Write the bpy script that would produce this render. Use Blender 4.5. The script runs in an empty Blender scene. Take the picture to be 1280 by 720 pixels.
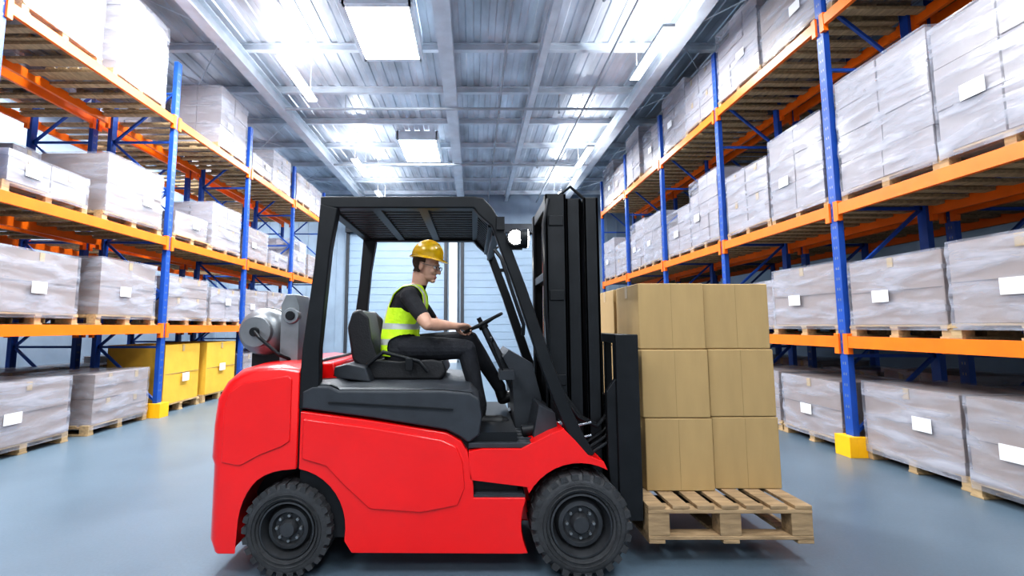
import bpy, bmesh, math, random
import numpy as np
from mathutils import Vector, Matrix
random.seed(7)
scene=bpy.context.scene
COL=scene.collection
V=Vector

# ---------------------------------------------------------------- materials
def new_mat(name):
    m=bpy.data.materials.new(name); m.use_nodes=True
    nt=m.node_tree
    return m,nt,nt.nodes['Principled BSDF']
def mat(name,col,rough=.5,metal=0,var=.08,nscale=6,bump=0,bscale=40,coat=0,stretch=None,emis=None,estr=0,spec=None):
    m,nt,b=new_mat(name)
    N=nt.nodes; L=nt.links
    tc=N.new('ShaderNodeTexCoord'); mp=N.new('ShaderNodeMapping')
    L.new(tc.outputs['Object'],mp.inputs['Vector'])
    if stretch: mp.inputs['Scale'].default_value=stretch
    nz=N.new('ShaderNodeTexNoise'); nz.inputs['Scale'].default_value=nscale; nz.inputs['Detail'].default_value=6
    L.new(mp.outputs[0],nz.inputs['Vector'])
    cr=N.new('ShaderNodeValToRGB')
    lo=[max(0,c*(1-var)) for c in col]; hi=[min(1,c*(1+var)) for c in col]
    cr.color_ramp.elements[0].position=.3; cr.color_ramp.elements[1].position=.7
    cr.color_ramp.elements[0].color=(*lo,1); cr.color_ramp.elements[1].color=(*hi,1)
    L.new(nz.outputs['Fac'],cr.inputs[0]); L.new(cr.outputs[0],b.inputs['Base Color'])
    b.inputs['Roughness'].default_value=rough; b.inputs['Metallic'].default_value=metal
    if coat: b.inputs['Coat Weight'].default_value=coat; b.inputs['Coat Roughness'].default_value=.08
    if spec is not None: b.inputs['Specular IOR Level'].default_value=spec
    if bump:
        n2=N.new('ShaderNodeTexNoise'); n2.inputs['Scale'].default_value=bscale; n2.inputs['Detail'].default_value=4
        L.new(mp.outputs[0],n2.inputs['Vector'])
        bp=N.new('ShaderNodeBump'); bp.inputs['Strength'].default_value=bump; bp.inputs['Distance'].default_value=.02
        L.new(n2.outputs['Fac'],bp.inputs['Height']); L.new(bp.outputs[0],b.inputs['Normal'])
    if emis:
        b.inputs['Emission Color'].default_value=(*emis,1); b.inputs['Emission Strength'].default_value=estr
    return m

M_red=mat('red_paint',(.78,.006,.006),.30,0,.04,3,coat=.5)
M_black=mat('black_steel',(.011,.012,.014),.42,0,.2,8,spec=.3)
M_dark=mat('dark_grey_plastic',(.030,.034,.041),.5,0,.15,10,bump=.1,bscale=200)
M_rubber=mat('tyre_rubber',(.036,.037,.040),.7,0,.25,18,bump=.2,bscale=60)
M_rim=mat('rim_dark',(.055,.057,.062),.35,.4,.2,10)
M_steel=mat('grey_steel',(.24,.25,.26),.35,.6,.15,7)
M_chrome=mat('chrome_rod',(.5,.5,.52),.2,1,.05,7)
M_seat=mat('seat_vinyl',(.012,.012,.014),.55,0,.2,15,bump=.15,bscale=90)
M_carton=mat('kraft_cardboard',(.40,.27,.12),.75,0,.06,9,bump=.06,bscale=30,stretch=(1,1,.25))
M_carton_e=mat('kraft_edge',(.27,.18,.08),.8)
M_tape=mat('packing_tape',(.46,.33,.17),.3,0,.05)
M_wood=mat('pallet_wood',(.33,.225,.125),.75,0,.35,9,bump=.2,bscale=50,stretch=(.6,4,4))
M_wood2=mat('pallet_wood_rack',(.40,.28,.15),.8,0,.3,9,stretch=(3,.6,4))
M_orange=mat('orange_beam_paint',(.92,.175,.004),.4,0,.08,5)
M_blue=mat('blue_upright_paint',(.012,.07,.34),.4,0,.12,5)
M_yellow=mat('yellow_guard_paint',(.92,.46,.008),.4,0,.05,5)
M_greycart=mat('wrapped_carton_grey',(.33,.30,.315),.5,0,.10,3,bump=.15,bscale=9)
M_browncart=mat('wrapped_carton_brown',(.29,.235,.215),.5,0,.10,3,bump=.15,bscale=9)
M_yelcart=mat('yellow_carton',(.68,.40,.045),.6,0,.08,4,bump=.2,bscale=9)
M_gap=mat('carton_seam',(.13,.115,.115),.8)
M_label=mat('paper_label',(.76,.76,.78),.5,0,.03)
M_skin=mat('skin',(.60,.34,.24),.5,0,.06,20)
M_lip=mat('lips',(.43,.18,.15),.5)
M_shirt=mat('black_tshirt',(.014,.014,.017),.9,0,.2,20,bump=.3,bscale=25)
M_pants=mat('black_trousers',(.013,.014,.019),.85,0,.25,12,bump=.6,bscale=16)
M_shoe=mat('black_work_shoe',(.012,.012,.013),.5,0,.2)
M_hiviz=mat('hi_vis_yellow',(.60,.90,.02),.6,0,.06,14,bump=.5,bscale=18,emis=(.6,.95,.02),estr=.06)
M_reflect=mat('reflective_tape',(.55,.57,.55),.3,.2,.05)
M_hair=mat('brown_hair',(.06,.032,.016),.7,0,.3,60,bump=.5,bscale=120)
M_hat=mat('hard_hat_yellow',(.98,.56,.008),.25,0,.02,coat=.5)
M_eye=mat('eye_white',(.7,.7,.68),.2); M_iris=mat('eye_iris',(.05,.03,.02),.2)
M_glassframe=mat('glasses_frame',(.01,.01,.01),.3)
M_lamp=mat('headlight_lens',(.95,.95,.9),.1,0,.02,emis=(1,.97,.9),estr=30)
M_pane=mat('skylight_or_fill_polycarbonate',(.9,.95,1),.4,0,.02,emis=(.93,.97,1),estr=8)
M_fill_tube=mat('fill_lamp_diffuser',(.9,.95,1),.4,0,.02,emis=(.95,.98,1),estr=5)  # glowing face of the added fill lamps
M_galv=mat('galvanised_ceiling_steel',(.62,.67,.73),.45,.15,.12,3)
M_pipe=mat('pipe_grey',(.35,.38,.42),.5,.3,.1,3)

def film_mat():
    m=bpy.data.materials.new('stretch_film'); m.use_nodes=True
    nt=m.node_tree; N=nt.nodes; L=nt.links
    b=N['Principled BSDF']; out=N['Material Output']
    tc=N.new('ShaderNodeTexCoord'); mp=N.new('ShaderNodeMapping'); mp.inputs['Scale'].default_value=(.7,.7,3.2)
    mp.inputs['Rotation'].default_value=(.22,.18,0)
    oi=N.new('ShaderNodeObjectInfo'); ad=N.new('ShaderNodeVectorMath'); ad.operation='ADD'
    L.new(tc.outputs['Object'],ad.inputs[0]); L.new(oi.outputs['Location'],ad.inputs[1])
    L.new(ad.outputs[0],mp.inputs[0])
    nz=N.new('ShaderNodeTexNoise'); nz.inputs['Scale'].default_value=2.6; nz.inputs['Detail'].default_value=5; nz.inputs['Distortion'].default_value=.35
    L.new(mp.outputs[0],nz.inputs['Vector'])
    cr=N.new('ShaderNodeValToRGB'); cr.color_ramp.elements[0].position=.40; cr.color_ramp.elements[1].position=.72
    cr.color_ramp.elements[0].color=(.14,.14,.14,1); cr.color_ramp.elements[1].color=(.66,.66,.66,1)
    L.new(nz.outputs['Fac'],cr.inputs[0]); 
    b.inputs['Base Color'].default_value=(.52,.53,.60,1); b.inputs['Roughness'].default_value=.16
    bp=N.new('ShaderNodeBump'); bp.inputs['Strength'].default_value=.45; bp.inputs['Distance'].default_value=.02
    L.new(nz.outputs['Fac'],bp.inputs['Height']); L.new(bp.outputs[0],b.inputs['Normal'])
    tr=N.new('ShaderNodeBsdfTransparent'); mx=N.new('ShaderNodeMixShader')
    L.new(cr.outputs[0],mx.inputs[0]); L.new(tr.outputs[0],mx.inputs[1]); L.new(b.outputs[0],mx.inputs[2])
    L.new(mx.outputs[0],out.inputs['Surface'])
    return m
M_film=film_mat()

# ---------------------------------------------------------------- mesh builder
class MB:
    def __init__(s,mats): s.v=[];s.f=[];s.m=[];s.mats=mats
    def add(s,vs,fs,m=0):
        o=len(s.v); s.v+= [tuple(p) for p in vs]
        for f in fs: s.f.append(tuple(i+o for i in f)); s.m.append(m)
    def box(s,x0,x1,y0,y1,z0,z1,m=0,rot=None,piv=None):
        vs=[V((x,y,z)) for x in(x0,x1) for y in(y0,y1) for z in(z0,z1)]
        if rot is not None:
            c=V(piv) if piv else V(((x0+x1)/2,(y0+y1)/2,(z0+z1)/2)); vs=[c+rot@(p-c) for p in vs]
        s.add(vs,[(0,1,3,2),(4,6,7,5),(0,4,5,1),(2,3,7,6),(0,2,6,4),(1,5,7,3)],m)
    def prism(s,prof,ys,m=0,fn=None):
        n=len(prof); vs=[]
        for y in ys:
            for (x,z) in prof:
                vs.append(fn(x,y,z) if fn else (x,y,z))
        fs=[]
        for k in range(len(ys)-1):
            for i in range(n):
                j=(i+1)%n
                fs.append((k*n+i,k*n+j,(k+1)*n+j,(k+1)*n+i))
        fs.append(tuple(range(n))); fs.append(tuple(reversed(range((len(ys)-1)*n,len(ys)*n))))
        s.add(vs,fs,m)
    def rings(s,rs,m=0,caps=True):
        n=len(rs[0]); vs=[p for r in rs for p in r]; fs=[]
        for k in range(len(rs)-1):
            for i in range(n):
                j=(i+1)%n; fs.append((k*n+i,k*n+j,(k+1)*n+j,(k+1)*n+i))
        if caps: fs.append(tuple(reversed(range(n)))); fs.append(tuple(range((len(rs)-1)*n,len(rs)*n)))
        s.add(vs,fs,m)
    def tube(s,path,r,m=0,seg=12,round_caps=False):
        path=[V(p) for p in path]; n=len(path)
        rr=list(r) if isinstance(r,(list,tuple)) else [r]*n
        if round_caps:
            d0=(path[1]-path[0]).normalized(); d1=(path[-1]-path[-2]).normalized()
            a,b=rr[0],rr[-1]
            path=[path[0]-d0*a*.95,path[0]-d0*a*.7]+path+[path[-1]+d1*b*.7,path[-1]+d1*b*.95]
            rr=[a*.3,a*.72]+rr+[b*.72,b*.3]; n=len(path)
        t=[]
        for i in range(n):
            a=path[max(0,i-1)]; b=path[min(n-1,i+1)]
            t.append((b-a).normalized())
        up=V((0,0,1)) if abs(t[0].z)<.9 else V((1,0,0))
        u=(up-t[0]*up.dot(t[0])).normalized(); rs=[]
        for i in range(n):
            u=(u-t[i]*u.dot(t[i])).normalized(); w=t[i].cross(u)
            rs.append([path[i]+(u*math.cos(2*math.pi*k/seg)+w*math.sin(2*math.pi*k/seg))*rr[i] for k in range(seg)])
        s.rings(rs,m)
    def bar(s,p0,p1,w,h,m=0,up=(0,0,1)):
        p0=V(p0);p1=V(p1);t=(p1-p0).normalized();u=V(up);u=(u-t*u.dot(t))
        if u.length<1e-3: u=V((1,0,0))-t*t.x
        u.normalize(); q=t.cross(u)
        s.rings([[p+u*a*h/2+q*b*w/2 for a,b in((-1,-1),(1,-1),(1,1),(-1,1))] for p in(p0,p1)],m)
    def lathe(s,prof,c,m=0,seg=32,axis='Y',caps=True):
        rs=[]
        for (r,a) in prof:
            ring=[]
            for k in range(seg):
                t=2*math.pi*k/seg
                if axis=='Y': ring.append((c[0]+r*math.cos(t),c[1]+a,c[2]+r*math.sin(t)))
                elif axis=='Z': ring.append((c[0]+r*math.cos(t),c[1]+r*math.sin(t),c[2]+a))
                else: ring.append((c[0]+a,c[1]+r*math.cos(t),c[2]+r*math.sin(t)))
            rs.append(ring)
        s.rings(rs,m,caps)
    def ell(s,c,rad,m=0,R=None,seg=20,rn=12):
        c=V(c); rs=[]
        for i in range(1,rn):
            ph=-math.pi/2+math.pi*i/rn
            ring=[]
            for k in range(seg):
                t=2*math.pi*k/seg
                p=V((rad[0]*math.cos(ph)*math.cos(t),rad[1]*math.cos(ph)*math.sin(t),rad[2]*math.sin(ph)))
                ring.append(c+(R@p if R is not None else p))
            rs.append(ring)
        s.rings(rs,m)
    def mesh(s,name,smooth=.6):
        me=bpy.data.meshes.new(name); me.from_pydata(s.v,[],s.f)
        for mm in s.mats: me.materials.append(mm)
        me.polygons.foreach_set('material_index',s.m)
        bm=bmesh.new(); bm.from_mesh(me); bmesh.ops.recalc_face_normals(bm,faces=bm.faces); bm.to_mesh(me); bm.free()
        me.polygons.foreach_set('use_smooth',[True]*len(me.polygons))
        me.set_sharp_from_angle(angle=smooth)
        return me
    def obj(s,name,parent=None,bevel=0,seg=2,smooth=.6):
        o=bpy.data.objects.new(name,s.mesh(name,smooth)); COL.objects.link(o)
        if parent: o.parent=parent
        if bevel:
            b=o.modifiers.new('bevel','BEVEL'); b.width=bevel; b.segments=seg; b.limit_method='ANGLE'; b.angle_limit=.6; b.harden_normals=True
            b.use_clamp_overlap=True
        return o
def empty(name,loc=(0,0,0)):
    e=bpy.data.objects.new(name,None); COL.objects.link(e); e.location=loc; e.empty_display_size=.2; return e
def arc(cx,cz,r,a0,a1,n):
    return [(cx+r*math.cos(math.radians(a0+(a1-a0)*i/n)),cz+r*math.sin(math.radians(a0+(a1-a0)*i/n))) for i in range(n+1)]

# ---------------------------------------------------------------- room
RX0,RX1,RY0,RY1,RZ=-10.5,10.0,-8.0,17.6,7.0
def floor_mat():
    m,nt,b=new_mat('concrete_floor'); N=nt.nodes; L=nt.links
    tc=N.new('ShaderNodeTexCoord')
    n1=N.new('ShaderNodeTexNoise'); n1.inputs['Scale'].default_value=.6; n1.inputs['Detail'].default_value=8
    n2=N.new('ShaderNodeTexNoise'); n2.inputs['Scale'].default_value=60; n2.inputs['Detail'].default_value=4
    L.new(tc.outputs['Object'],n1.inputs['Vector']); L.new(tc.outputs['Object'],n2.inputs['Vector'])
    mx=N.new('ShaderNodeMath'); mx.operation='MULTIPLY_ADD'; mx.inputs[1].default_value=.3
    L.new(n2.outputs['Fac'],mx.inputs[0]); L.new(n1.outputs['Fac'],mx.inputs[2])
    cr=N.new('ShaderNodeValToRGB'); cr.color_ramp.elements[0].position=.4; cr.color_ramp.elements[1].position=.9
    cr.color_ramp.elements[0].color=(.070,.102,.132,1); cr.color_ramp.elements[1].color=(.120,.165,.208,1)
    L.new(mx.outputs[0],cr.inputs[0]); L.new(cr.outputs[0],b.inputs['Base Color'])
    b.inputs['Roughness'].default_value=.33
    bp=N.new('ShaderNodeBump'); bp.inputs['Strength'].default_value=.08; L.new(n2.outputs['Fac'],bp.inputs['Height']); L.new(bp.outputs[0],b.inputs['Normal'])
    return m
b=MB([floor_mat()]); b.box(RX0,RX1,RY0,RY1,-.2,0); b.obj('floor')
M_wall=mat('wall_panel_blue_grey',(.26,.33,.41),.6,0,.08,2)
M_door=mat('roller_door',(.27,.36,.46),.5,.0,.05,2)
b=MB([M_wall]); b.box(RX0,RX1,RY1,RY1+.2,0,RZ)
x=RX0
while x<RX1: b.box(x,x+.06,RY1-.02,RY1,0,RZ); x+=.4
b.obj('wall_back')
for n,(xa,xb) in {'wall_left':(RX0-.2,RX0),'wall_right':(RX1,RX1+.2)}.items():
    b=MB([M_wall]); b.box(xa,xb,RY0,RY1,0,RZ); b.obj(n)
for i,(xa,xb) in enumerate([(-5.1,-1.2),(-.4,3.3)]):
    b=MB([M_door,M_dark]); z=0
    b.box(xa,xb,RY1-.07,RY1-.03,0,5.25)
    while z<5.2: b.box(xa,xb,RY1-.085,RY1-.07,z+.01,z+.285); z+=.3
    b.box(xa-.12,xa,RY1-.14,RY1-.03,0,5.5,1); b.box(xb,xb+.12,RY1-.14,RY1-.03,0,5.5,1); b.box(xa-.12,xb+.12,RY1-.3,RY1-.03,5.25,5.6,1)
    b.obj('door_%d'%(i+1),bevel=.006)
b=MB([M_galv]); b.box(-.98,-.66,RY1-.35,RY1-.32,0,RZ-.5);b.box(-.98,-.66,RY1-.07,RY1-.04,0,RZ-.5); b.box(-.83,-.81,RY1-.33,RY1-.05,0,RZ-.5); b.obj('steel_column')
M_ceil=mat('ceiling_foil_deck',(.60,.64,.70),.36,.45,.38,1.3,stretch=(1.4,.5,1),bump=.7,bscale=4)
b=MB([M_ceil]); pitch=.28; x=RX0; prof=[]
while x<RX1: prof+= [(x,RZ),(x+.13,RZ),(x+.15,RZ+.02),(x+.26,RZ+.02)]; x+=pitch
prof2=prof+[(RX1,RZ+.3),(RX0,RZ+.3)]
b.prism(prof2,[RY0,RY1]); b.obj('ceiling')
def beamI(b,p0,p1,w,h,m=0):
    z=p0[2]
    for (ww,hh,dz) in((w,.03,-h/2),(w,.03,h/2),(.03,h,0)):
        b.bar((p0[0],p0[1],z+dz),(p1[0],p1[1],z+dz),ww,hh,m)
for X,w,h in[(-7.4,.2,.28),(-4.6,.22,.28),(-.52,.28,.28),(1.35,.14,.22),(3.75,.22,.28),(6.4,.2,.28)]:
    b=MB([M_galv]); beamI(b,(X,RY0,RZ-h/2-.16),(X,RY1,RZ-h/2-.16),w,h); b.obj('ceiling_girder')
b=MB([M_galv]); y=RY0+.6
while y<RY1: beamI(b,(RX0,y,RZ-.075),(RX1,y,RZ-.075),.09,.12); y+=1.55
b.obj('ceiling_purlins')
b=MB([M_pipe])
for y in(6.2,9.7,13.2): b.tube([(-4.4,y,RZ-.50),(3.6,y,RZ-.50)],.03,seg=10)
for y in(6.2,9.7,13.2):
    for X in(-3,.6,2): b.tube([(X,y,RZ-.16),(X,y,RZ-.5)],.012,seg=6); b.lathe([(.01,-.12),(.03,-.1),(.012,-.06),(.012,0)],(X,y,RZ-.5),axis='Z',seg=10)
for X in(.6,2.6): b.tube([(X,RY0+.1,RZ-.44),(X,RY1-.1,RZ-.44)],.025,seg=10)
b.obj('sprinkler_pipes')
b=MB([M_galv])
for y0 in(4.4,7.5,10.6,13.7):
    for xa,xb in((-7.4,-4.6),(3.75,6.4)):
        b.tube([(xa,y0,RZ-.22),(xb,y0+3.1,RZ-.22)],.012,seg=6); b.tube([(xb,y0,RZ-.22),(xa,y0+3.1,RZ-.22)],.012,seg=6)
b.obj('roof_bracing')
def skylight_or_fill(x,y,w,l,power,name='skylight_or_fill'):  # builds the roof skylights and also the added fill panels
    e=empty(name,(x,y,RZ))
    b=MB([M_galv,M_pane]); b.box(-w/2,w/2,-l/2,l/2,-.10,-.08,1)
    for s in(-1,1):
        b.box(s*w/2-.04,s*w/2+.04,-l/2-.04,l/2+.04,-.24,0); b.box(-w/2,w/2,s*l/2-.04,s*l/2+.04,-.24,0)
    b.obj('frame',e)
    ld=bpy.data.lights.new('skylight_or_fill_pane','AREA'); ld.shape='RECTANGLE'; ld.size=w-.08; ld.size_y=l-.08; ld.energy=power; ld.color=(.95,.98,1)
    lo=bpy.data.objects.new('pane_light',ld); COL.objects.link(lo); lo.parent=e; lo.location=(0,0,-.17)
for (x,y,w,l) in [(-1.62,7.5,1.15,1.5),(-1.62,12.8,1.15,1.7),(-8.8,8.4,1.3,2.0),(-8.8,13.6,1.3,1.8),(-3.7,5.3,1.1,1.5)]: skylight_or_fill(x,y,w,l,540)
for (x,y) in((-3.5,-.8),(1.9,-.8),(-3.5,-5),(1.9,-5)): skylight_or_fill(x,y,1.9,2.2,230)  # added fill panels behind the camera, out of view, lighting the front
def fill_lum(x,y,power,up):  # added lamp for fill light on the aisle and roof
    e=empty('added_fill_luminaire',(x,y,RZ-.85))
    b=MB([M_galv,M_fill_tube]); b.box(-.1,.1,-.75,.75,.012,.06); b.box(-.085,.085,-.73,.73,0,.012,1); b.tube([(0,-.6,.05),(0,-.6,.83)],.006,seg=6); b.tube([(0,.6,.05),(0,.6,.83)],.006,seg=6); b.obj('fill_housing',e)
    for nm,pw,z,rx in(('fill_tube_down',power,-.01,0),('fill_tube_up',up,.07,math.pi)):  # upward light is added to brighten the ceiling
        ld=bpy.data.lights.new(nm,'AREA'); ld.shape='RECTANGLE'; ld.size=.16; ld.size_y=1.4; ld.energy=pw; ld.color=(.94,.97,1)
        lo=bpy.data.objects.new(nm,ld); COL.objects.link(lo); lo.parent=e; lo.location=(0,0,z); lo.rotation_euler=(rx,0,0)
for y in(2.6,7.2,11.8,15.6):
    fill_lum(3.1,y,105,38); fill_lum(-3.4,y+.8 if y<15 else y,105,38)

# ---------------------------------------------------------------- racks
def rack(xf,side,ys,levels,height,name='pallet_rack',depth=1.1):
    b=MB([M_blue,M_orange,M_yellow,M_wood2,M_steel])
    xb=xf+side*depth
    def bx(xa,xc,y0,y1,z0,z1,m): b.box(min(xa,xc),max(xa,xc),y0,y1,z0,z1,m)
    for y in ys:
        for x in(xf+side*.035,xb-side*.035):
            bx(x-.035,x+.035,y-.05,y+.05,.01,height,0)
            b.box(x-.07,x+.07,y-.08,y+.08,0,.012,4)
        z=.25; k=0
        while z+.9<height:
            xa,xc=(xf+side*.07,xb-side*.07) if k%2==0 else (xb-side*.07,xf+side*.07)
            b.bar((xa,y,z),(xc,y,z+.85),.035,.035,0); z+=.85; k+=1
            b.bar((xf+side*.07,y,z),(xb-side*.07,y,z),.035,.035,0)
        z=.4
        while z<height-.1:
            bx(xf-side*.001,xf+side*.002,y-.02,y-.008,z,z+.03,4); bx(xf-side*.001,xf+side*.002,y+.008,y+.02,z,z+.03,4); z+=.12
        bx(xf-side*.09,xf-side*.0,y-.10,y+.10,.0,.22,2)
        bx(xf-side*.0,xf+side*.16,y-.10,y-.06,.0,.22,2); bx(xf,xf+side*.16,y+.06,y+.10,.0,.22,2)
    for a,c in zip(ys[:-1],ys[1:]):
        for z in levels:
            for x in(xf+side*.005,xb-side*.005):
                bx(x-.025,x+.025,a+.05,c-.05,z-.13,z,1)
                bx(x-.03,x+.03,a+.03,a+.09,z-.2,z+.03,1); bx(x-.03,x+.03,c-.09,c-.03,z-.2,z+.03,1)
            for i in range(9):
                yy=a+.18+(c-a-.36)*i/8
                bx(xf+side*.035,xb-side*.035,yy-.05,yy+.05,z-.04,z-.001,3)
    return b.obj(name,bevel=.006,seg=1)
LY=[1.9,4.3,7.0,9.4,11.8,14.2]
RYs=[2.7+2.25*i for i in range(6)]
LL=[1.45,2.87,4.92]; RL=[1.32,2.84,5.15]
rack(-5.0,-1,LY,LL,5.9); rack(-6.35,-1,LY,LL,5.9)
rack(4.2,1,RYs,RL,6.2); rack(5.55,1,RYs,RL,6.2)

# ---------------------------------------------------------------- palletised loads
def load_mesh(name,nx,ny,nz,h,cm,film=True,label=True,w=1.02,d=.98,seed=0,top=0):
    r=random.Random(seed)
    b=MB([M_wood2,cm,M_film,M_label,M_tape,M_gap])
    for i in range(6):
        x=-.48+.17*i; b.box(x,x+.12,-.54,.54,.12,.142,0)
    for y in(-.5,0,.5):
        b.box(-.48,.5,y-.04,y+.04,.098,.12,0); b.box(-.48,.5,y-.05,y+.05,0,.02,0)
        for x in(-.42,.01,.43): b.box(x-.06,x+.06,y-.04,y+.04,.02,.098,0)
    bw,bd,bh=w/ny,d/nx,h/nz
    b.box(-d/2+.03,d/2-.03,-w/2+.03,w/2-.03,.143,.142+h-bh*.5-.02 if top else .142+h-.02,5)
    for k in range(nz):
        for i in range(nx):
            for j in range(ny):
                if top and k==nz-1 and (i+j*nx)%3==top: continue
                cx=-d/2+bd*(i+.5)+r.uniform(-.008,.008); cy=-w/2+bw*(j+.5)+r.uniform(-.008,.008)
                z0=.142+bh*k
                b.box(cx-bd/2+.007,cx+bd/2-.007,cy-bw/2+.007,cy+bw/2-.007,z0+.004,z0+bh-.004,1,Matrix.Rotation(r.uniform(-.02,.02),3,'Z'))
                for s in(-1,1):
                    xf=cx+s*(bd/2-.002)
                    if nz<=2 and ((s<0 and i==0) or (s>0 and i==nx-1)):
                        b.box(xf-.004,xf+.004,cy-.03,cy+.03,z0+bh-.12,z0+bh-.01,4)
                        b.box(xf-.003,xf+.003,cy-bw/2+.02,cy+bw/2-.02,z0+bh*.5-.003,z0+bh*.5+.003,5)
    if label:
        for s in(-1,1):
            xf=s*(d/2+.03); y=r.uniform(-.3,.15); z=.142+h*r.uniform(.3,.55)
            b.box(xf-.002,xf+.002,y,y+.19,z,z+.14,3)
    if film:
        n=14; rs=[]
        for k in range(9):
            z=.08+(h+.075)*k/8; ring=[]
            for side in range(4):
                for q in range(n//2):
                    t=-1+2*q/(n//2)
                    p=[(t,-1),(1,t),(-t,1),(-1,-t)][side]
                    ex=1.0+(.008 if k%2 else .0)+r.uniform(-.002,.010)
                    c=.985 if abs(p[0])>.95 and abs(p[1])>.95 else 1
                    ring.append((p[0]*(d/2+.014)*ex*c,p[1]*(w/2+.014)*ex*c,z))
            rs.append(ring)
        b.rings(rs,2)
    return b.mesh(name,smooth=.5)
G=M_greycart; B=M_browncart; Y=M_yelcart
VAR={
 'tall':[load_mesh('tall_load_a',2,2,4,1.34,G,seed=1,label=False),load_mesh('tall_load_b',2,3,5,1.26,G,seed=2,top=1),load_mesh('tall_load_c',2,2,3,1.20,G,seed=3)],
 'mid':[load_mesh('mid_load_a',2,2,2,.98,G,seed=4,label=False),load_mesh('mid_load_b',1,1,1,.84,B,seed=5),load_mesh('mid_load_c',2,2,3,.9,G,seed=6,top=2)],
 'short':[load_mesh('short_load_a',1,1,1,.74,B,seed=7),load_mesh('short_load_b',2,2,2,.72,B,seed=8,label=False),load_mesh('short_load_c',1,2,1,.62,G,seed=9),load_mesh('short_load_d',1,1,1,.78,B,seed=13)],
 'low':[load_mesh('low_load_a',2,2,1,.36,G,seed=10),load_mesh('low_load_b',1,1,1,.46,B,seed=17,w=.9,d=.9)],
 'yellow':[load_mesh('yellow_load',1,1,1,.98,Y,seed=11,film=False),load_mesh('yellow_load_b',1,1,2,.94,Y,seed=12,film=False)],
}
def put(kind,idx,x,y,z,flip):
    me=VAR[kind][idx%len(VAR[kind])]
    o=bpy.data.objects.new('wrapped_pallet_load' if kind!='yellow' else 'yellow_carton_pallet',me); COL.objects.link(o)
    o.location=(x+random.uniform(-.03,.03),y,z+.002); o.rotation_euler=(0,0,(math.pi if flip else 0)+random.uniform(-.03,.03))
    s=random.uniform(.93,1.0); o.scale=(s,s,random.uniform(.86,1.0) if kind!='yellow' else 1)
    return o
def slots(ys,bay): 
    a,c=ys[bay],ys[bay+1]; w=(c-a-.12)/2
    return [a+.06+w*.5,c-.06-w*.5]
def fill(ys,xc,levels,plan):
    nb=len(ys)-1
    for lv,z in enumerate([0]+levels):
        for bay in range(nb):
            for k,y in enumerate(slots(ys,bay)):
                p=plan[lv][(bay*2+k)%len(plan[lv])]
                if p: put(p[0],p[1],xc,y,z,random.random()<.5)
T=lambda i:('tall',i); Mi=lambda i:('mid',i); S=lambda i:('short',i); Lo=('low',0); Lb=('low',1); YY=lambda i:('yellow',i)
fill(LY,-5.52,LL,[
 [S(1),S(3),S(3),S(1),YY(0),YY(0),S(1),S(1),S(3),S(0)],
 [S(1),S(0),S(0),S(3),S(1),S(2),S(3),S(1),S(2),S(0)],
 [T(0),Mi(0),Lo,Mi(1),Lb,Mi(0),S(3),Lo,Mi(2),S(1)],
 [T(1),T(0),Mi(0),T(0),None,T(2),Lo,Mi(0),S(1),Mi(2)]])
fill(LY,-6.92,LL,[[S(1)],[S(2),S(0)],[Mi(0),None,S(1)],[None,T(1),None,Mi(0)]])
fill(RYs,4.72,RL,[
 [S(3),S(0),S(0),S(1),S(3),S(3),S(0),S(1),S(3),S(1)],
 [S(0),S(3),S(3),S(0),Lb,S(3),Mi(1),S(1),S(3),S(0)],
 [T(2),T(0),T(2),Mi(0),T(1),Mi(2),T(2),T(1),Mi(0),T(2)],
 [Mi(0),T(0),Mi(1),T(1),Mi(0),T(2),Mi(2),T(0),S(3),T(1)]])
fill(RYs,6.12,RL,[[S(1)],[S(2),None],[T(0),None,T(1)],[None,T(1),None]])

# ---------------------------------------------------------------- forklift
FY0,FY1=2.60,3.75; FC=(FY0+FY1)/2
fk=empty('forklift')
cw=[(-1.035,.60+.0),(-1.035,1.20),(-1.15,1.215),(-1.30,1.205),(-1.42,1.17),(-1.50,1.10),(-1.555,1.0),(-1.57,.85),(-1.575,.66),(-1.56,.62),(-1.56,.20),(-1.53,.13),(-1.41,.13)]
cw=cw+[p for p in arc(-1.076,.27,.325,180,97,9)]
def cwfn(x,y,z):
    e=min(y-FY0,FY1-y); R=.14
    k=max(0,(R-e)/R); sh=R*(1-math.sqrt(max(0,1-k*k)))
    t=max(0,min(1,(-1.25-x)/.3))
    top=max(0,min(1,(z-1.05)/.12))
    return (x+sh*t*.6,y,z-top*sh*.35)
b=MB([M_red]); ys=[FY0,FY0+.006,FY0+.02,FY0+.04,FY0+.07,FY0+.10,FY0+.14,FY1-.14,FY1-.10,FY1-.07,FY1-.04,FY1-.02,FY1-.006,FY1]
b.prism(cw,ys,0,cwfn); b.obj('counterweight',fk,bevel=.012,seg=3)
b=MB([M_red]) 
b.prism([(-1.36,.62),(-1.25,.68),(-1.12,.73),(-1.075,.76),(-1.075,1.12),(-1.10,1.14),(-1.36,1.10),(-1.44,1.04),(-1.47,.95),(-1.47,.64)],[FY0-.009,FY0+.03,]) 
b.obj('counterweight_side_panel',fk,bevel=.008,seg=3)
b=MB([M_black]); b.box(-1.38,-.76,FY0+.26,FY1-.26,.15,.62); b.box(-1.03,.26,FY0+.05,FY1-.05,.2,.8)
b.box(-1.04,-1.02,FY0+.02,FY1-.02,.6,1.17); b.obj('chassis_core',fk)
body=[(-1.02,.605),(-1.02,.93),(-.6,.875),(-.16,.805),(-.075,.76),(-.035,.70),(-.015,.60),(.0,.50),(.0,.44),(.30,.44)]+arc(.62,.29,.345,157,207,7)+[(.27,.13),(-.70,.135),(-.745,.20)]+arc(-1.076,.27,.335,0,80,9)
b=MB([M_red]); b.prism(body,[FY0,FY1]); b.obj('main_body',fk,bevel=.02,seg=3)
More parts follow.
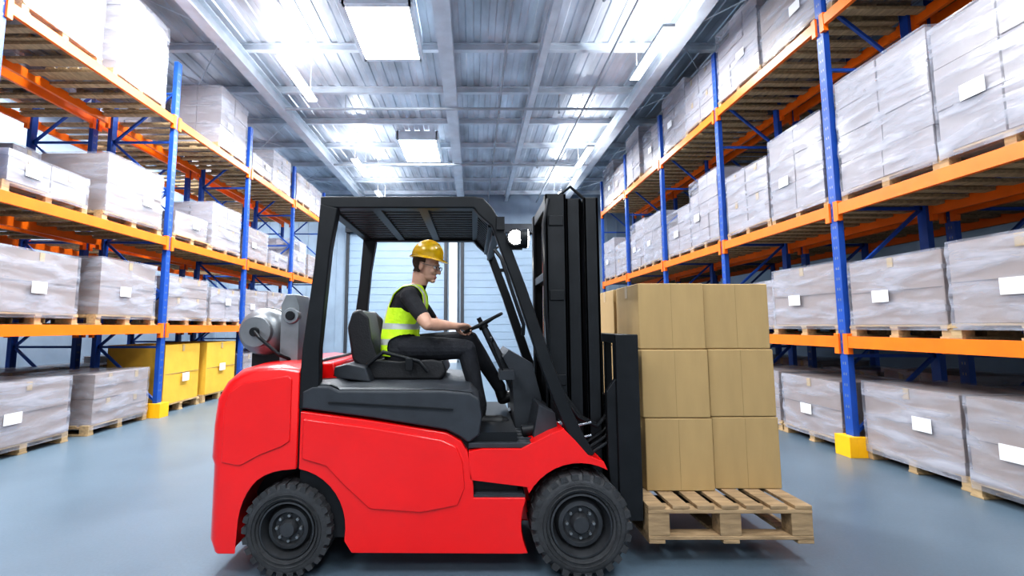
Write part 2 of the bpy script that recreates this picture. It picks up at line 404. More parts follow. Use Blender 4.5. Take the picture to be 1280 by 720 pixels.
b=MB([M_red]); b.prism([(-1.0,.66),(-1.0,.89),(-.6,.84),(-.19,.77),(-.10,.73),(-.065,.65),(-.05,.50),(-.09,.40),(-.30,.36),(-.60,.38),(-.76,.52),(-.86,.62)],[FY0-.011,FY0+.02])
b.obj('side_panel',fk,bevel=.009,seg=3)
for (ya,yb) in((FY0,FY0+.23),(FY1-.23,FY1)):
    b=MB([M_red])
    b.prism([(-.02,.54),(-.03,.70),(.05,.715),(.28,.715),(.45,.80),(.53,.83),(.60,.76),(.67,.68),(.76,.645),(.78,.60)]+arc(.62,.29,.345,62,150,10)+[(.31,.50)],[ya,yb])
    b.obj('front_fender',fk,bevel=.014,seg=3)
b=MB([M_dark]); b.box(.0,.30,FY0+.01,FY0+.2,.44,.455); b.box(.0,.31,FY0+.2,FY0+.22,.44,.56)
for i in range(6): b.box(.01,.29,FY0+.02+.028*i,FY0+.032+.028*i,.455,.462)
b.obj('entry_step',fk)
b=MB([M_red]); b.box(.24,.49,FY0+.25,FY1-.25,.2,.72); b.obj('front_frame',fk,bevel=.02)
b=MB([M_dark]); b.box(-.03,.55,FY0+.02,FY1-.02,.715,.745)
for i in range(12): b.box(.04,.36,FY0+.1+.08*i,FY0+.13+.08*i,.745,.752)
b.obj('floor_mat',fk,bevel=.005,seg=1)
b=MB([M_dark])
b.prism([(-1.02,.945),(-1.02,1.07),(-.96,1.10),(-.86,1.10),(-.80,1.075),(-.2,1.075),(-.02,1.06),(.035,1.0),(.05,.90),(.035,.79),(-.03,.745),(-.08,.78),(-.16,.82),(-.6,.89)],[FY0+.012,FY0+.03,FY0+.1,FY1-.1,FY1-.03,FY1-.012],0,
  lambda x,y,z:(x,y,z-(.03 if (y<FY0+.02 or y>FY1-.02) and z>1.0 else (.012 if (y<FY0+.05 or y>FY1-.05) and z>1.0 else 0))))
b.prism([(-.92,1.10),(-.90,1.17),(-.82,1.19),(-.70,1.17),(-.66,1.07)],[FY0+.22,FY1-.22])
b.obj('engine_hood',fk,bevel=.03,seg=4)
b=MB([M_red]); b.prism([(-1.03,1.08),(-1.02,1.20),(-.78,1.22),(-.70,1.12)],[FY1-.30,FY1-.02]); b.prism([(-1.03,1.08),(-1.02,1.20),(-.90,1.2),(-.86,1.08)],[FY0+.22,FY1-.02]); b.obj('rear_hood_panel',fk,bevel=.02,seg=3)
b=MB([M_black]); b.prism([(-.86,.975),(-.86,.985),(-.12,.945),(-.12,.935)],[FY0+.004,FY0+.016]); b.obj('hood_trim',fk)
# overhead guard
b=MB([M_black])
gpath=[(.04,2.205),(.09,2.16),(.14,2.06),(.20,1.90),(.28,1.68),(.36,1.44),(.44,1.20),(.52,.99),(.60,.80),(.68,.66)]
for y in(FY0+.05,FY1-.05):
    b.prism([(-1.05,.94),(-.92,.94),(-.925,1.3),(-.88,1.9),(-.84,2.16),(-.95,2.19),(-.975,1.8),(-1.03,1.3)],[y-.035,y+.035])
    prof=[(-.95,2.235),(-.95,2.165)]+[(-.84,2.16),(-.0,2.16),(.03,2.12)]
    out=[(.0,2.235),(.06,2.225),(.115,2.165)]
    fr_in=[];fr_out=[]
    for i,(x,z) in enumerate(gpath[2:]):
        q=V((gpath[min(i+3,len(gpath)-1)][0]-gpath[i+1][0],gpath[min(i+3,len(gpath)-1)][1]-gpath[i+1][1])).normalized()
        w=.032+.012*i/8; fr_in.append((x+q.y*w,z-q.x*w)); fr_out.append((x-q.y*w,z+q.x*w))
    b.prism(prof+fr_in+list(reversed(fr_out))+list(reversed(out)),[y-.032,y+.032])
b.obj('overhead_guard_frame',fk,bevel=.01,seg=2)
b=MB([M_black])
for i in range(15):
    y=FY0+.10+i*(FY1-FY0-.20)/14
    b.bar((-.93,y,2.20),(.02,y,2.20),.028,.035); b.bar((.02,y,2.20),(.11,y,2.10),.028,.035)
for x in(-.92,-.62,-.32,.02,.12):
    z=2.20 if x<.1 else 2.08
    b.bar((x,FY0+.06,z-.01),(x,FY1-.06,z-.01),.06,.045)
b.bar((.14,FY0+.06,2.02),(.14,FY1-.06,2.02),.05,.05)
b.obj('overhead_guard_slats',fk,bevel=.004,seg=1)
b=MB([M_black]); b.tube([(-1.0,FY0+.1,1.2),(-1.0,FY1-.1,1.2)],.02)
b.tube([(.13,FY0+.03,1.9),(.17,FY0+.0,1.84),(.24,FY0+.0,1.62),(.30,FY0+.0,1.44),(.30,FY0+.04,1.38)],.012,seg=8)
b.obj('grab_rails',fk)
# lpg tank + bracket
b=MB([M_steel,M_black,M_chrome])
tc=(-1.42,2.85,1.395)
b.lathe([(.04,0),(.10,.01),(.145,.045),(.16,.09),(.16,.66),(.145,.71),(.10,.745),(.04,.755)],tc,0,36)
for a in(.15,.58): b.lathe([(.166,a),(.166,a+.04)],tc,1,36)
b.lathe([(.09,-.03),(.10,-.03),(.10,.02),(.09,.02)],tc,0,28); b.lathe([(.03,-.05),(.03,.01)],tc,1,16)
b.box(-1.50,-1.22,2.95,3.5,1.14,1.25,1)
b.prism([(-1.26,1.20),(-1.26,1.57),(-1.23,1.64),(-1.17,1.64),(-1.14,1.56),(-1.14,1.20)],[2.83,3.05]); b.lathe([(.02,0),(.05,.0),(.055,.02),(.055,.05)],(-1.19,2.81,1.50),0,28); b.lathe([(.02,-.012),(.03,-.012),(.03,.0)],(-1.19,2.81,1.50),1,20)
b.tube([(-1.42,2.81,1.40),(-1.36,2.76,1.36),(-1.24,2.78,1.25),(-1.14,2.9,1.18)],.012,1,8)
b.obj('lpg_tank',fk,bevel=.006,seg=2)
# seat
b=MB([M_seat])
b.prism([(-.72,1.07),(-.74,1.15),(-.68,1.20),(-.5,1.185),(-.28,1.20),(-.2,1.185),(-.18,1.12),(-.22,1.07)],[2.93,2.96,3.39,3.42],0,lambda x,y,z:(x,y,z+(.02 if (y<2.95 or y>3.4) and z>1.17 else 0)))
b.prism([(-.66,1.13),(-.74,1.12),(-.82,1.20),(-.86,1.42),(-.83,1.53),(-.78,1.55),(-.735,1.50),(-.71,1.35),(-.665,1.22)],[2.94,2.98,3.37,3.41],0,lambda x,y,z:(x+(.03 if (y<2.96 or y>3.39) and x>-.75 else 0),y,z))
b.obj('seat',fk,bevel=.025,seg=4)
b=MB([M_black]); b.tube([(-.72,2.90,1.16),(-.60,2.89,1.26),(-.36,2.89,1.20),(-.30,2.90,1.13)],.014,seg=10); b.box(-.45,-.40,2.87,2.90,1.14,1.22)
b.obj('hip_restraint',fk,bevel=.004,seg=1)
# steering + console
SC=V((.06,3.17,1.45)); sa=V((.89,0,.456)).normalized(); sn=V((-.456,0,.89)).normalized(); SR=.16
b=MB([M_black,M_dark])
rs=[]
for i in range(41):
    t=2*math.pi*i/40; rd=sa*math.cos(t)+V((0,1,0))*math.sin(t)
    rs.append([SC+rd*(SR+.0125*math.cos(q))+sn*.0125*math.sin(q) for q in [2*math.pi*k/10 for k in range(10)]])
b.rings(rs,0,False)
for t in(0,2.2,-2.2): b.bar(SC-sn*.02,SC+(sa*math.cos(t)+V((0,1,0))*math.sin(t))*SR,.03,.01,0,sn)
b.tube([SC-sn*.04,SC+sn*.005],.035,0,20)
b.tube([SC-sn*.04,SC-sn*.2,(.30,3.17,1.0),(.38,3.17,.76)],[.025,.03,.045,.05],1,14)
b.tube([SC+V((0,.1,0))+sn*.01,SC+V((0,.1,0))+sn*.05],.018,0,12)
b.obj('steering_wheel',fk)
b=MB([M_dark,M_black]); b.prism([(.28,.75),(.26,1.10),(.20,1.22),(.24,1.27),(.40,1.18),(.46,.95),(.48,.75)],[2.98,3.6]); b.prism([(.36,.74),(.40,.95),(.50,.90),(.52,.74)],[FY0+.1,FY1-.1])
for i in range(4):
    yy=2.90+.035*i; b.tube([(.2,yy,1.12),(.12,yy,1.33)],.006,1,8); b.ell((.12,yy,1.34),(.014,.014,.02),1)
b.box(.17,.27,2.87,3.04,1.08,1.14,0)
b.obj('dashboard',fk,bevel=.02,seg=3)
b=MB([M_black]); b.prism([(.26,.80),(.40,.90),(.41,.885),(.27,.785)],[3.27,3.39]); b.tube([(.34,3.33,.83),(.40,3.33,.76)],.01); b.obj('pedal',fk,bevel=.004)
# wheels
def wheel(x,y0,r,w,side):
    z=r; b=MB([M_rubber,M_rim,M_steel]); s=side
    def Y_(a): return a if s<0 else w-a
    prof=[(r*.60,0.03),(r*.64,.012),(r*.80,.0),(r*.90,.008),(r*.965,.03),(r*.975,.06),(r*.975,w-.06),(r*.965,w-.03),(r*.90,w-.008),(r*.7,w),(r*.58,w-.02)]
    b.lathe([(a,Y_(c)) for a,c in prof],(x,y0,z),0,56,caps=False)
    n=26
    for i in range(n):
        t=2*math.pi*i/n
        for k,(ya,yb,off) in enumerate(((.004,w*.46,0),(w*.54,w-.004,math.pi/n))):
            tt=t+off; R=Matrix.Rotation(-tt,3,'Y')
            yy0,yy1=sorted((Y_(ya),Y_(yb)))
            c=V((x,y0,z))
            vs=[]
            for (rr,hw) in((r*.88,.021),(r*.995,.016)):
                for yv in(yy0,yy1):
                    for q in(-1,1):
                        vs.append(c+R@V((rr,0,q*hw*r/.27))+V((0,yv,0)))
            b.add(vs,[(0,1,3,2),(4,6,7,5),(0,4,5,1),(2,3,7,6),(0,2,6,4),(1,5,7,3)],0)
    for a in(.68,.76): b.lathe([(r*a,Y_(.008)),(r*(a+.012),Y_(-.003)),(r*(a+.024),Y_(.006))],(x,y0,z),0,56,caps=False)
    b.lathe([(0.01,Y_(.06)),(r*.32,Y_(.055)),(r*.36,Y_(.03)),(r*.44,Y_(.035)),(r*.50,Y_(.07)),(r*.54,Y_(.03)),(r*.575,Y_(.006)),(r*.61,Y_(.008)),(r*.62,Y_(.03)),(r*.61,Y_(w-.05)),(.01,Y_(w-.05))],(x,y0,z),1,48)
    b.lathe([(.005,Y_(.012)),(r*.15,Y_(.014)),(r*.19,Y_(.03)),(r*.20,Y_(.07))],(x,y0,z),1,32)
    for i in range(8):
        t=2*math.pi*i/8; cx,cz=x+r*.27*math.cos(t),z+r*.27*math.sin(t); a=sorted((Y_(.035),Y_(.06)))
        b.lathe([(.009,a[0]),(.009,a[1])],(cx,y0,cz),2,6)
    return b.obj('wheel',fk)
wheel(-1.076,FY0-.01,.26,.22,-1); wheel(-1.076,FY1-.21,.26,.22,1)
wheel(.62,FY0-.02,.29,.24,-1); wheel(.62,FY1-.22,.29,.24,1)
# mast
b=MB([M_black,M_chrome,M_dark])
for s in(-1,1):
    def yb(a,c): 
        p,q=FC+s*a,FC+s*c; return (min(p,q),max(p,q))
    def bb(x0,x1,a,c,z0,z1,m=0): ya,yc=yb(a,c); b.box(x0,x1,ya,yc,z0,z1,m)
    bb(.48,.62,.315,.335,.14,2.32); bb(.48,.50,.26,.335,.14,2.32); bb(.60,.62,.26,.335,.14,2.32)
    bb(.625,.73,.275,.295,.16,2.30); bb(.625,.645,.22,.295,.16,2.30); bb(.71,.73,.22,.295,.16,2.30)
    bb(.74,.84,.295,.32,.16,2.30); bb(.74,.76,.24,.32,.16,2.30); bb(.82,.84,.24,.32,.16,2.30)
    ycyl=FC+s*.20
    b.tube([(.56,ycyl,.2),(.56,ycyl,1.25)],.035,0,16); b.tube([(.56,ycyl,1.25),(.56,ycyl,2.2)],.022,1,14)
    b.tube([(.67,FC+s*.13,.3),(.67,FC+s*.13,2.2)],.013,2,8); b.tube([(.70,FC+s*.09,.3),(.70,FC+s*.09,2.2)],.013,2,8)
    for k in range(60): bb(.765,.79,.19-.012,.19+.012,.4+.03*k,.4+.03*k+.022)
    for z in(.5,1.05,1.6,2.1): bb(.50,.60,.335,.345,z,z+.07)
    b.tube([(.30,FC+s*.40,.78),(.44,FC+s*.40,.80)],.035,0,16); b.tube([(.44,FC+s*.40,.80),(.56,FC+s*.36,.82)],.018,1,12)
for (x0,x1,z0,z1) in((.49,.61,2.24,2.32),(.62,.73,2.2,2.3),(.49,.61,1.25,1.33),(.49,.62,.16,.30),(.62,.73,.3,.38),(.74,.84,2.22,2.30),(.49,.60,1.75,1.81)):
    b.box(x0,x1,FC-.28,FC+.28,z0,z1)
b.box(.55,.60,FC-.05,FC+.05,.2,2.0,2)
b.obj('mast',fk,bevel=.005,seg=1)
b=MB([M_black,M_chrome])
for k,(dy,dx) in enumerate(((0,0),(.03,.02),(.06,-.02))):
    b.tube([(.56+dx,2.80+dy,1.0),(.66+dx,2.78+dy,.86),(.78+dx,2.80+dy,.80),(.86,2.86+dy,.86),(.90,2.92+dy,.95)],.012,0,8)
    b.tube([(.60,2.80+dy,.7+.03*k),(.72,2.76+dy,.64+.03*k),(.84,2.80+dy,.70+.03*k),(.9,2.9+dy,.78)],.011,0,8)
for z in(.72,.80): b.tube([(.62,2.79,z),(.74,2.785,z+.03)],.009,1,10)
b.tube([(.12,FY1-.1,2.05),(.3,FY1-.2,2.15),(.5,FY1-.25,2.2)],.01,0,8); b.tube([(.55,2.9,2.3),(.66,2.88,2.38),(.76,2.9,2.3)],.011,0,8)
b.tube([(.50,2.83,2.28),(.46,2.80,2.1),(.47,2.80,1.5),(.50,2.80,1.0),(.58,2.80,.85)],.012,0,8)
b.obj('hydraulic_hoses',fk)
# carriage, backrest, forks
b=MB([M_black,M_dark])
for z in(.30,.66): b.box(.86,.92,2.80,3.55,z,z+.12)
for y in(2.98,3.34): b.box(.80,.90,y-.03,y+.03,.22,.98)
for y in(2.78,2.97,3.175,3.38,3.55): 
    b.box(.95 if y not in(2.78,3.55) else .90,1.0 if y not in(2.78,3.55) else 1.045,y-.018,y+.018,.24,1.38)
b.box(.92,1.02,2.765,3.57,1.32,1.38); b.box(.92,1.0,2.765,3.57,.26,.34)
for y in(2.80,3.54): b.prism([(.84,.62),(.84,1.02),(.90,1.10),(.91,1.36),(.93,1.36),(.93,.25),(.86,.25)],[y-.02,y+.02])
b.obj('load_backrest',fk,bevel=.006,seg=1)
b=MB([M_black])
for y in(2.97,3.41):
    b.prism([(1.0,.245),(1.0,.84),(1.045,.84),(1.045,.297),(1.95,.297),(2.0,.285),(2.0,.28),(1.6,.255),(1.06,.245)],[y-.055,y+.055])
    b.box(.92,1.0,y-.05,y+.05,.3,.42); b.box(.92,1.0,y-.05,y+.05,.66,.80)
b.obj('forks',fk,bevel=.004,seg=1)
# head lamps
b=MB([M_black,M_lamp])
for y in(FY0+.03,FY1-.03):
    b.box(.17,.30,y-.01,y+.01,1.90,1.93)
    b.lathe([(.03,-.05),(.055,-.03),(.062,.02),(.06,.03)],(.30,y,1.97),0,24,axis='X'); b.lathe([(.054,.028),(.056,.034),(.02,.042)],(.30,y,1.97),1,24,axis='X')
b.box(.14,.19,FY0-.0,FY0+.06,2.02,2.1); 
b.lathe([(.054,-.034),(.055,-.01),(.045,.03),(.02,.045)],(.255,FY0+.02,1.97),0,24,axis='Y')
b.obj('work_lamps',fk)
b=MB([M_lamp]); b.lathe([(.01,-.022),(.034,-.016),(.046,-.004)],(.255,FY0-.008,1.97),0,24,axis='Y'); b.obj('lamp_lens',fk)

# ---------------------------------------------------------------- pallet and cartons on the forks
b=MB([M_wood])
PX0,PX1,PY0,PY1=1.055,2.05,2.72,3.70
n=7; bw=.105
for i in range(n):
    x=PX0+(PX1-PX0-bw)*i/(n-1); b.box(x,x+bw,PY0,PY1,.328,.35)
for y in(PY0,(PY0+PY1)/2-.05,PY1-.10):
    b.box(PX0,PX1,y,y+.10,.302,.328); b.box(PX0,PX1,y,y+.10,.15,.172)
    for x in(PX0,(PX0+PX1)/2-.065,PX1-.13): b.box(x,x+.13,y+.002,y+.098,.172,.302)
for x in(PX0,(PX0+PX1)/2-.05,PX1-.10): b.box(x,x+.10,PY0,PY1,.128,.15)
b.obj('wooden_pallet',bevel=.004,seg=1)
def carton(x,y,z,w,d,h,rot=0):
    b=MB([M_carton,M_carton_e,M_tape])
    b.box(-w/2,w/2,-d/2,d/2,0,h)
    ms=b.obj('cardboard_box',bevel=.008,seg=2)
    b2=MB([M_carton,M_carton_e,M_tape])
    for s in(-1,1):
        b2.box(-.0012,.0012,s*d/2-.0008,s*d/2+.0008,.008,h-.008,1)
        b2.box(s*w/2-.0015,s*w/2+.0015,-.025,.025,h-.09,h-.003,2)
    b2.box(-w/2-.001,w/2+.001,-.025,.025,h-.001,h+.0008,2); b2.box(-w/2,w/2,-.002,.002,h,h+.0012,1)
    b2.obj('seams',ms)
    ms.location=(x,y,z); ms.rotation_euler=(0,0,rot); return ms
zr=[.351,.822,1.277]; hh=[.468,.452,.448]
for k in range(3):
    for i in range(2):
        for j in range(2):
            off=[(.0,.0),(-.008,.0),(-.015,.01)][k]
            carton(1.365+.468*i+off[0],3.18+.462*j+off[1]+(.03 if i==1 and j==0 else 0)-(.01 if i==0 and j==0 else 0)+(.05 if j else 0),zr[k],.450,.452,hh[k],[.0,.008,-.01][k]*(1 if i else -1)*.6)

# ---------------------------------------------------------------- driver
dr=empty('forklift_driver')
DY=3.17
bones=[]
b=MB([M_skin])
def ellring(cx,cz,dd,ww,tilt=0,cy=DY,n=28):
    out=[]
    for k in range(n):
        t=2*math.pi*k/n; a=dd*math.copysign(abs(math.cos(t))**.85,math.cos(t)); w=ww*math.copysign(abs(math.sin(t))**.85,math.sin(t))
        out.append((cx+a*math.cos(tilt),cy+w,cz+a*math.sin(tilt)))
    return out
tors=[(-.52,1.175,.06,.10,0),(-.52,1.19,.115,.165,0),(-.52,1.26,.135,.185,-.05),(-.535,1.35,.12,.168,-.1),(-.525,1.44,.118,.162,-.18),(-.49,1.54,.125,.178,-.25),(-.46,1.625,.118,.19,-.3),(-.437,1.675,.092,.165,-.35),(-.422,1.707,.065,.10,-.37),(-.412,1.73,.05,.06,-.37)]
b.rings([ellring(*t) for t in tors])
for a,c in zip(tors[:-1],tors[1:]): bones.append((V((a[0],DY,a[1])),V((c[0],DY,c[1])),(a[2]+a[3])/2,(c[2]+c[3])/2,'torso'))
b.tube([(-.437,DY,1.675),(-.40,DY,1.735),(-.37,DY-.003,1.81)],[.064,.055,.052],seg=20); bones.append((V((-.405,DY,1.73)),V((-.37,DY,1.81)),.056,.056,'skin'))
def limb(pts,rad,label,seg=18):
    b.tube(pts,rad,seg=seg,round_caps=True)
    for i in range(len(pts)-1): bones.append((V(pts[i]),V(pts[i+1]),rad[i],rad[i+1],label))
mir=lambda p,s:(p[0],DY+(p[1]-DY)*s,p[2])
def hand(G,f,s,curl):
    f=f.normalized(); s=(s-f*s.dot(f)).normalized(); n=f.cross(s)
    if n.z<0: n=-n
    W=G-f*.100+n*.030
    P=lambda a,bb,c:W+f*a+s*bb+n*c
    def ch(pts,rad): limb([tuple(p) for p in pts],rad,'skin',12)
    bs=[.031,.0105,-.0105,-.031]; A=[.090,.095,.091,.083]; Ls=[.072,.080,.074,.058]; R=[.0088,.009,.0086,.0076]
    for i in range(4):
        ch([P(-.005,bs[i]*.5,0),P(.045,bs[i]*.9,.002),P(A[i],bs[i],0)],[.015,.0145,.0108])
        p=P(A[i],bs[i],0); pts=[p]; 
        for L_,ang in zip((.45,.31,.24),curl):
            a=math.radians(ang); p=p+(f*math.cos(a)-n*math.sin(a))*L_*Ls[i]+s*(-.0006*i); pts.append(p)
        ch(pts,[R[i]*1.08,R[i],R[i]*.93,R[i]*.8])
    ch([P(.015,.018,-.006),P(.045,.044,-.016),P(.072,.048,-.032),P(.094,.040,-.044)],[.0145,.0125,.0100,.0085])
    return W
ELB=(-.305,2.86,1.445)
for s in(1,-1):
    f=V((.72,.68*s,-.05)); t=V((-.62,.7*s,-.315))
    Gp=SC+(-sa*.7071-V((0,1,0))*.7071*s)*SR
    W=hand(Gp,f,t,(35,95,150))
    sh=V(mir((-.45,2.985,1.64),s)); el=V(mir(ELB,s))
    limb([mir((-.445,3.05,1.65),s),tuple(sh)],[.062,.062],'torso')
    mid=sh.lerp(el,.5)
    limb([tuple(sh),tuple(mid),tuple(el)],[.062,.056,.043],'arm')
    m1=el.lerp(W,.3); 
    limb([tuple(el),tuple(m1),tuple(el.lerp(W,.8)),tuple(W)],[.041,.043,.029,.026],'skin')
def leg(hip,knee,ank,toe,heel):
    hip,knee,ank,toe,heel=map(V,(hip,knee,ank,toe,heel))
    limb([tuple(hip),tuple(hip.lerp(knee,.5)),tuple(knee)],[.092,.083,.066],'pants')
    limb([tuple(knee),tuple(knee.lerp(ank,.3)),tuple(knee.lerp(ank,.7)),tuple(ank)],[.064,.062,.052,.048],'pants')
    d=(toe-heel).normalized()
    limb([tuple(ank+V((0,0,-.01))),tuple(heel+V((0,0,.018))+d*.03)],[.044,.044],'shoe')
    limb([tuple(heel+d*.03),tuple(heel+d*.12),tuple(toe-d*.05),tuple(toe-d*.035)],[.040,.042,.043,.036],'shoe')
leg((-.50,3.075,1.275),(-.05,3.00,1.275),(.045,3.00,.89),(.24,2.98,.79),(.0,3.0,.792))
leg((-.50,3.265,1.275),(-.03,3.33,1.33),(.20,3.34,.965),(.40,3.35,.95),(.19,3.34,.87))
# head
yaw=math.radians(-16); pit=math.radians(13)
RH=Matrix.Rotation(yaw,3,'Z')@Matrix.Rotation(pit,3,'Y')
HC=V((-.348,DY-.005,1.872))
H=lambda f,s,u:HC+RH@V((f,s,u))
def hell(c,r,lab='skin'):
    b.ell(H(*c),r,0,RH); bones.append((H(*c),H(*c)+V((.0001,0,0)),min(r),min(r),lab))
hell((-.012,0,.035),(.098,.078,.088)); hell((.028,0,-.015),(.064,.064,.088)); hell((.038,0,-.072),(.050,.052,.036)); hell((.070,0,-.095),(.022,.027,.018))
hell((.066,.033,-.025),(.024,.022,.022)); hell((.066,-.033,-.025),(.024,.022,.022))
hell((.082,0,.026),(.013,.048,.010)); hell((.086,0,-.064),(.011,.023,.006),'lip'); hell((.084,0,-.074),(.011,.020,.006),'lip')
b.tube([H(.086,0,.018),H(.100,0,-.008),H(.112,0,-.030)],[.008,.0095,.0125],seg=12,round_caps=True)
for s in(-1,1): hell((.099,.011*s,-.034),(.009,.008,.007))
for s in(-1,1): 
    b.ell(H(-.008,.078*s,-.008),(.019,.010,.033),0,RH@Matrix.Rotation(.25*s,3,'Z')); 
b.tube([H(-.03,0,-.02),H(-.04,0,-.07),(-.402,DY,1.75),(-.42,DY,1.68)],[.05,.052,.054,.05],seg=16)
me=b.mesh('body_raw'); tmp=bpy.data.objects.new('body_raw',me); COL.objects.link(tmp)
rm=tmp.modifiers.new('r','REMESH'); rm.mode='VOXEL'; rm.voxel_size=.0042; rm.adaptivity=0
sm=tmp.modifiers.new('s','SMOOTH'); sm.factor=.5; sm.iterations=3
dg=bpy.context.evaluated_depsgraph_get()
body_me=bpy.data.meshes.new_from_object(tmp.evaluated_get(dg)); bpy.data.objects.remove(tmp,do_unlink=True)
body_me.name='body'; body_me.materials.clear()
for m in(M_skin,M_shirt,M_pants,M_shoe,M_lip): body_me.materials.append(m)
nv=len(body_me.vertices); co=np.empty(nv*3,'f'); body_me.vertices.foreach_get('co',co); co=co.reshape(-1,3)
npoly=len(body_me.polygons); cen=np.empty(npoly*3,'f'); body_me.polygons.foreach_get('center',cen); cen=cen.reshape(-1,3)
best=np.full(npoly,1e9); lab=np.zeros(npoly,int)
names=[]
for i,(p0,p1,r0,r1,l) in enumerate(bones):
    a=np.array(p0);d=np.array(p1)-a; L2=max(1e-12,(d*d).sum()); t=np.clip(((cen-a)@d)/L2,0,1)
    dist=np.linalg.norm(cen-(a+t[:,None]*d),axis=1)-(r0+(r1-r0)*t)
    k=dist<best; best[k]=dist[k]; lab[k]=i; names.append(l)
mi=np.zeros(npoly,int); names=np.array(names); fl=names[lab]
mi[fl=='torso']=1
elb=[np.array(mir(ELB,s)) for s in(1,-1)]
de=np.minimum(np.linalg.norm(cen-elb[0],axis=1),np.linalg.norm(cen-elb[1],axis=1))
armm=fl=='arm'; mi[armm]=np.where(de[armm]>.078,1,0)
mi[fl=='pants']=2; mi[fl=='shoe']=3; mi[fl=='lip']=4
mi[(fl=='torso')&(cen[:,2]<1.27)]=2
mi[(fl=='torso')&(cen[:,2]>1.728)]=0
mi[(cen[:,2]>1.742)&(mi!=4)]=0
body_me.polygons.foreach_set('material_index',mi.astype('i')); body_me.polygons.foreach_set('use_smooth',[True]*npoly)
body=bpy.data.objects.new('body',body_me); COL.objects.link(body); body.parent=dr
nor=np.empty(nv*3,'f'); body_me.vertices.foreach_get('normal',nor); nor=nor.reshape(-1,3)
polys=[tuple(p.vertices) for p in body_me.polygons]
def shell(name,mask,off,mats,mfn,thick=.004,smooth=0):
    idx=np.nonzero(mask)[0]; remap={}; vs=[]; fs=[]; ms=[]
    for i in idx:
        f=[]
        for v in polys[i]:
            if v not in remap: remap[v]=len(vs); vs.append(tuple(co[v]+nor[v]*off))
            f.append(remap[v])
        fs.append(f); ms.append(mfn(cen[i]))
    me=bpy.data.meshes.new(name); me.from_pydata(vs,[],fs)
    for m in mats: me.materials.append(m)
    me.polygons.foreach_set('material_index',ms); me.polygons.foreach_set('use_smooth',[True]*len(fs))
    o=bpy.data.objects.new(name,me); COL.objects.link(o); o.parent=dr
    if smooth: s=o.modifiers.new('s','SMOOTH'); s.iterations=smooth; s.factor=.5
    s=o.modifiers.new('t','SOLIDIFY'); s.thickness=thick; s.offset=1
    return o
ay=np.abs(cen[:,1]-DY)
vm=((fl=='torso'))&(cen[:,2]>1.225)&(cen[:,2]<1.72)&(ay<.185)
vm&=~((cen[:,2]>1.56)&(ay>.125))
vm&=~((cen[:,0]>-.445)&(ay<.018)&(cen[:,2]>1.3))
vm&=~((cen[:,0]>-.42)&(ay<.05*(np.clip((cen[:,2]-1.54)/.14,0,1))+.0)&(cen[:,2]>1.54))
def vf(c):
    z=c[2]; a=abs(c[1]-DY)
    if 1.30<z<1.34 or 1.41<z<1.45: return 1
    if .085<a<.115 and z>1.45: return 1
    return 0
shell('hi_vis_vest',vm,.010,[M_hiviz,M_reflect],vf,.004,9)
HCn=np.array(HC); loc=(cen-HCn)@np.array(RH.inverted()).T
hm=(loc[:,2]>-.055)&((loc[:,0]<-.02)|((loc[:,2]>.02)&(loc[:,0]<.015))|(loc[:,2]>.07))&(np.abs(loc).max(axis=1)<.15)&(cen[:,2]>1.76)
hm&=~((np.abs(loc[:,1])>.075)&(loc[:,2]<.022)&(loc[:,0]>-.03))
shell('hair',hm,.002,[M_hair],lambda c:0,.005,2)
b=MB([M_eye,M_iris,M_glassframe])
for s in(-1,1):
    b.ell(H(.0775,.030*s,.003),(.0125,.0125,.0125),0,RH); b.ell(H(.0868,.030*s,.002),(.004,.005,.005),1,RH)
b.obj('eyes',dr)
def glass_mat():
    m,nt,bb=new_mat('clear_lens'); bb.inputs['Alpha'].default_value=.25; bb.inputs['Roughness'].default_value=.05; bb.inputs['Base Color'].default_value=(.6,.65,.7,1); return m
b=MB([M_glassframe,glass_mat()])
for s in(-1,1):
    pts=[H(.104-.10*max(0,(abs(.030*s+.024*math.cos(t))-.03))*.5,.031*s+.024*math.cos(t),.002+.016*math.sin(t)) for t in [2*math.pi*k/20 for k in range(21)]]
    b.tube(pts,.0022,0,6)
    b.add([H(.103,.031*s+.022*math.cos(2*math.pi*k/16),.002+.0145*math.sin(2*math.pi*k/16)) for k in range(16)],[tuple(range(16))],1)
    b.tube([H(.102,.055*s,.006),H(.085,.074*s,.008),H(.02,.083*s,.010),H(-.01,.085*s,.012)],.0022,0,6)
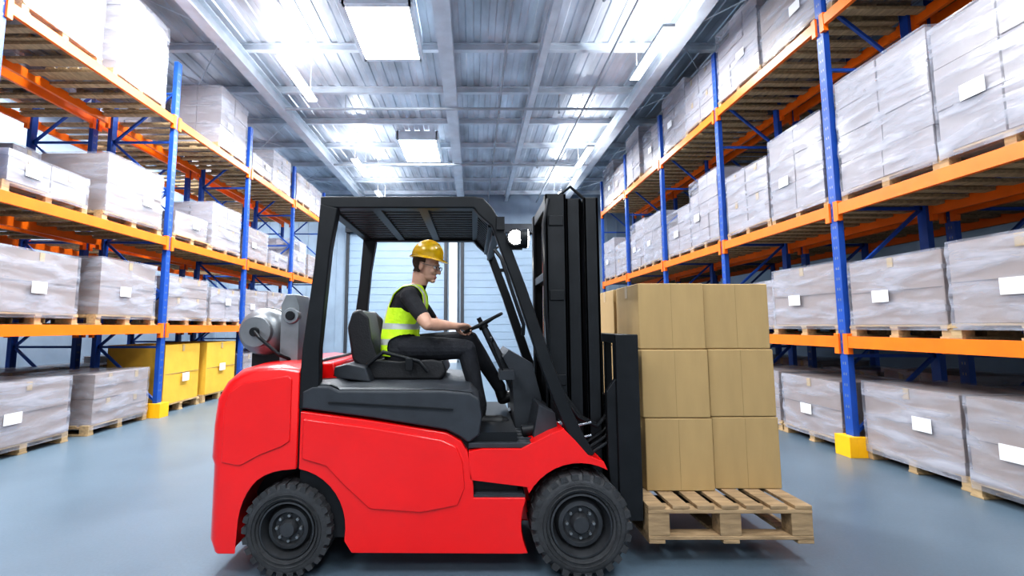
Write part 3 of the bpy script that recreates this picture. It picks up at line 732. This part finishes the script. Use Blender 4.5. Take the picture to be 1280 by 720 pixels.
b.tube([H(.104,-.008,.006),H(.107,0,.008),H(.104,.008,.006)],.0022,0,6)
b.obj('safety_glasses',dr)
b=MB([M_hat,M_dark])
RT=RH@Matrix.Rotation(-.06,3,'Y'); HB=H(-.008,0,.055)
def hr(a,w,u,fx=0): return [HB+RT@V((a*math.cos(t)+fx,w*math.sin(t),u)) for t in [2*math.pi*k/36 for k in range(36)]]
dome=[hr(.120,.101,-.004),hr(.123,.103,.0)]
for i in range(0,9):
    ph=math.radians(i*10.6); dome.append(hr(.122*math.cos(ph)**.8,.102*math.cos(ph)**.8,.012+.120*math.sin(ph)))
dome.append(hr(.01,.01,.133)); b.rings(dome)
def br(ext,u):
    out=[]
    for k in range(36):
        t=2*math.pi*k/36; c=math.cos(t); e=ext*(1.0+(2.3*max(0,c)**2)); out.append(HB+RT@V(((.121+e)*c,(.102+ext)*math.sin(t),u-.012*max(0,c)**2*(ext/.014))))
    return out
b.rings([br(.0,.012),br(.008,.008),br(.014,.002),br(.015,-.003),br(.008,-.002),br(.0,-.003)])
b.tube([HB+RT@V((.120*math.cos(a),0,.014+.122*math.sin(a))) for a in [math.radians(15+150*k/14) for k in range(15)]],.009,0,10)
for s in(-1,1): b.tube([HB+RT@V((.110*math.cos(a),.035*s,.012+.116*math.sin(a))) for a in [math.radians(25+130*k/14) for k in range(15)]],.005,0,8)
b.obj('hard_hat',dr,smooth=.9)

# ---------------------------------------------------------------- world + camera
w=bpy.data.worlds.new('World'); scene.world=w; w.use_nodes=True
bg=w.node_tree.nodes['Background']; bg.inputs[0].default_value=(.80,.90,1,1); bg.inputs[1].default_value=.72
cam=bpy.data.cameras.new('Camera'); co_=bpy.data.objects.new('Camera',cam); COL.objects.link(co_)
cam.sensor_width=36; cam.lens=36*540/1280; cam.shift_x=.0375; cam.clip_start=.05
co_.location=(0,0,1.43); co_.rotation_euler=(math.radians(90+5.08),0,0)
scene.camera=co_
scene.view_settings.view_transform='Standard'
try: scene.view_settings.look='Medium High Contrast'
except Exception as ex: pass
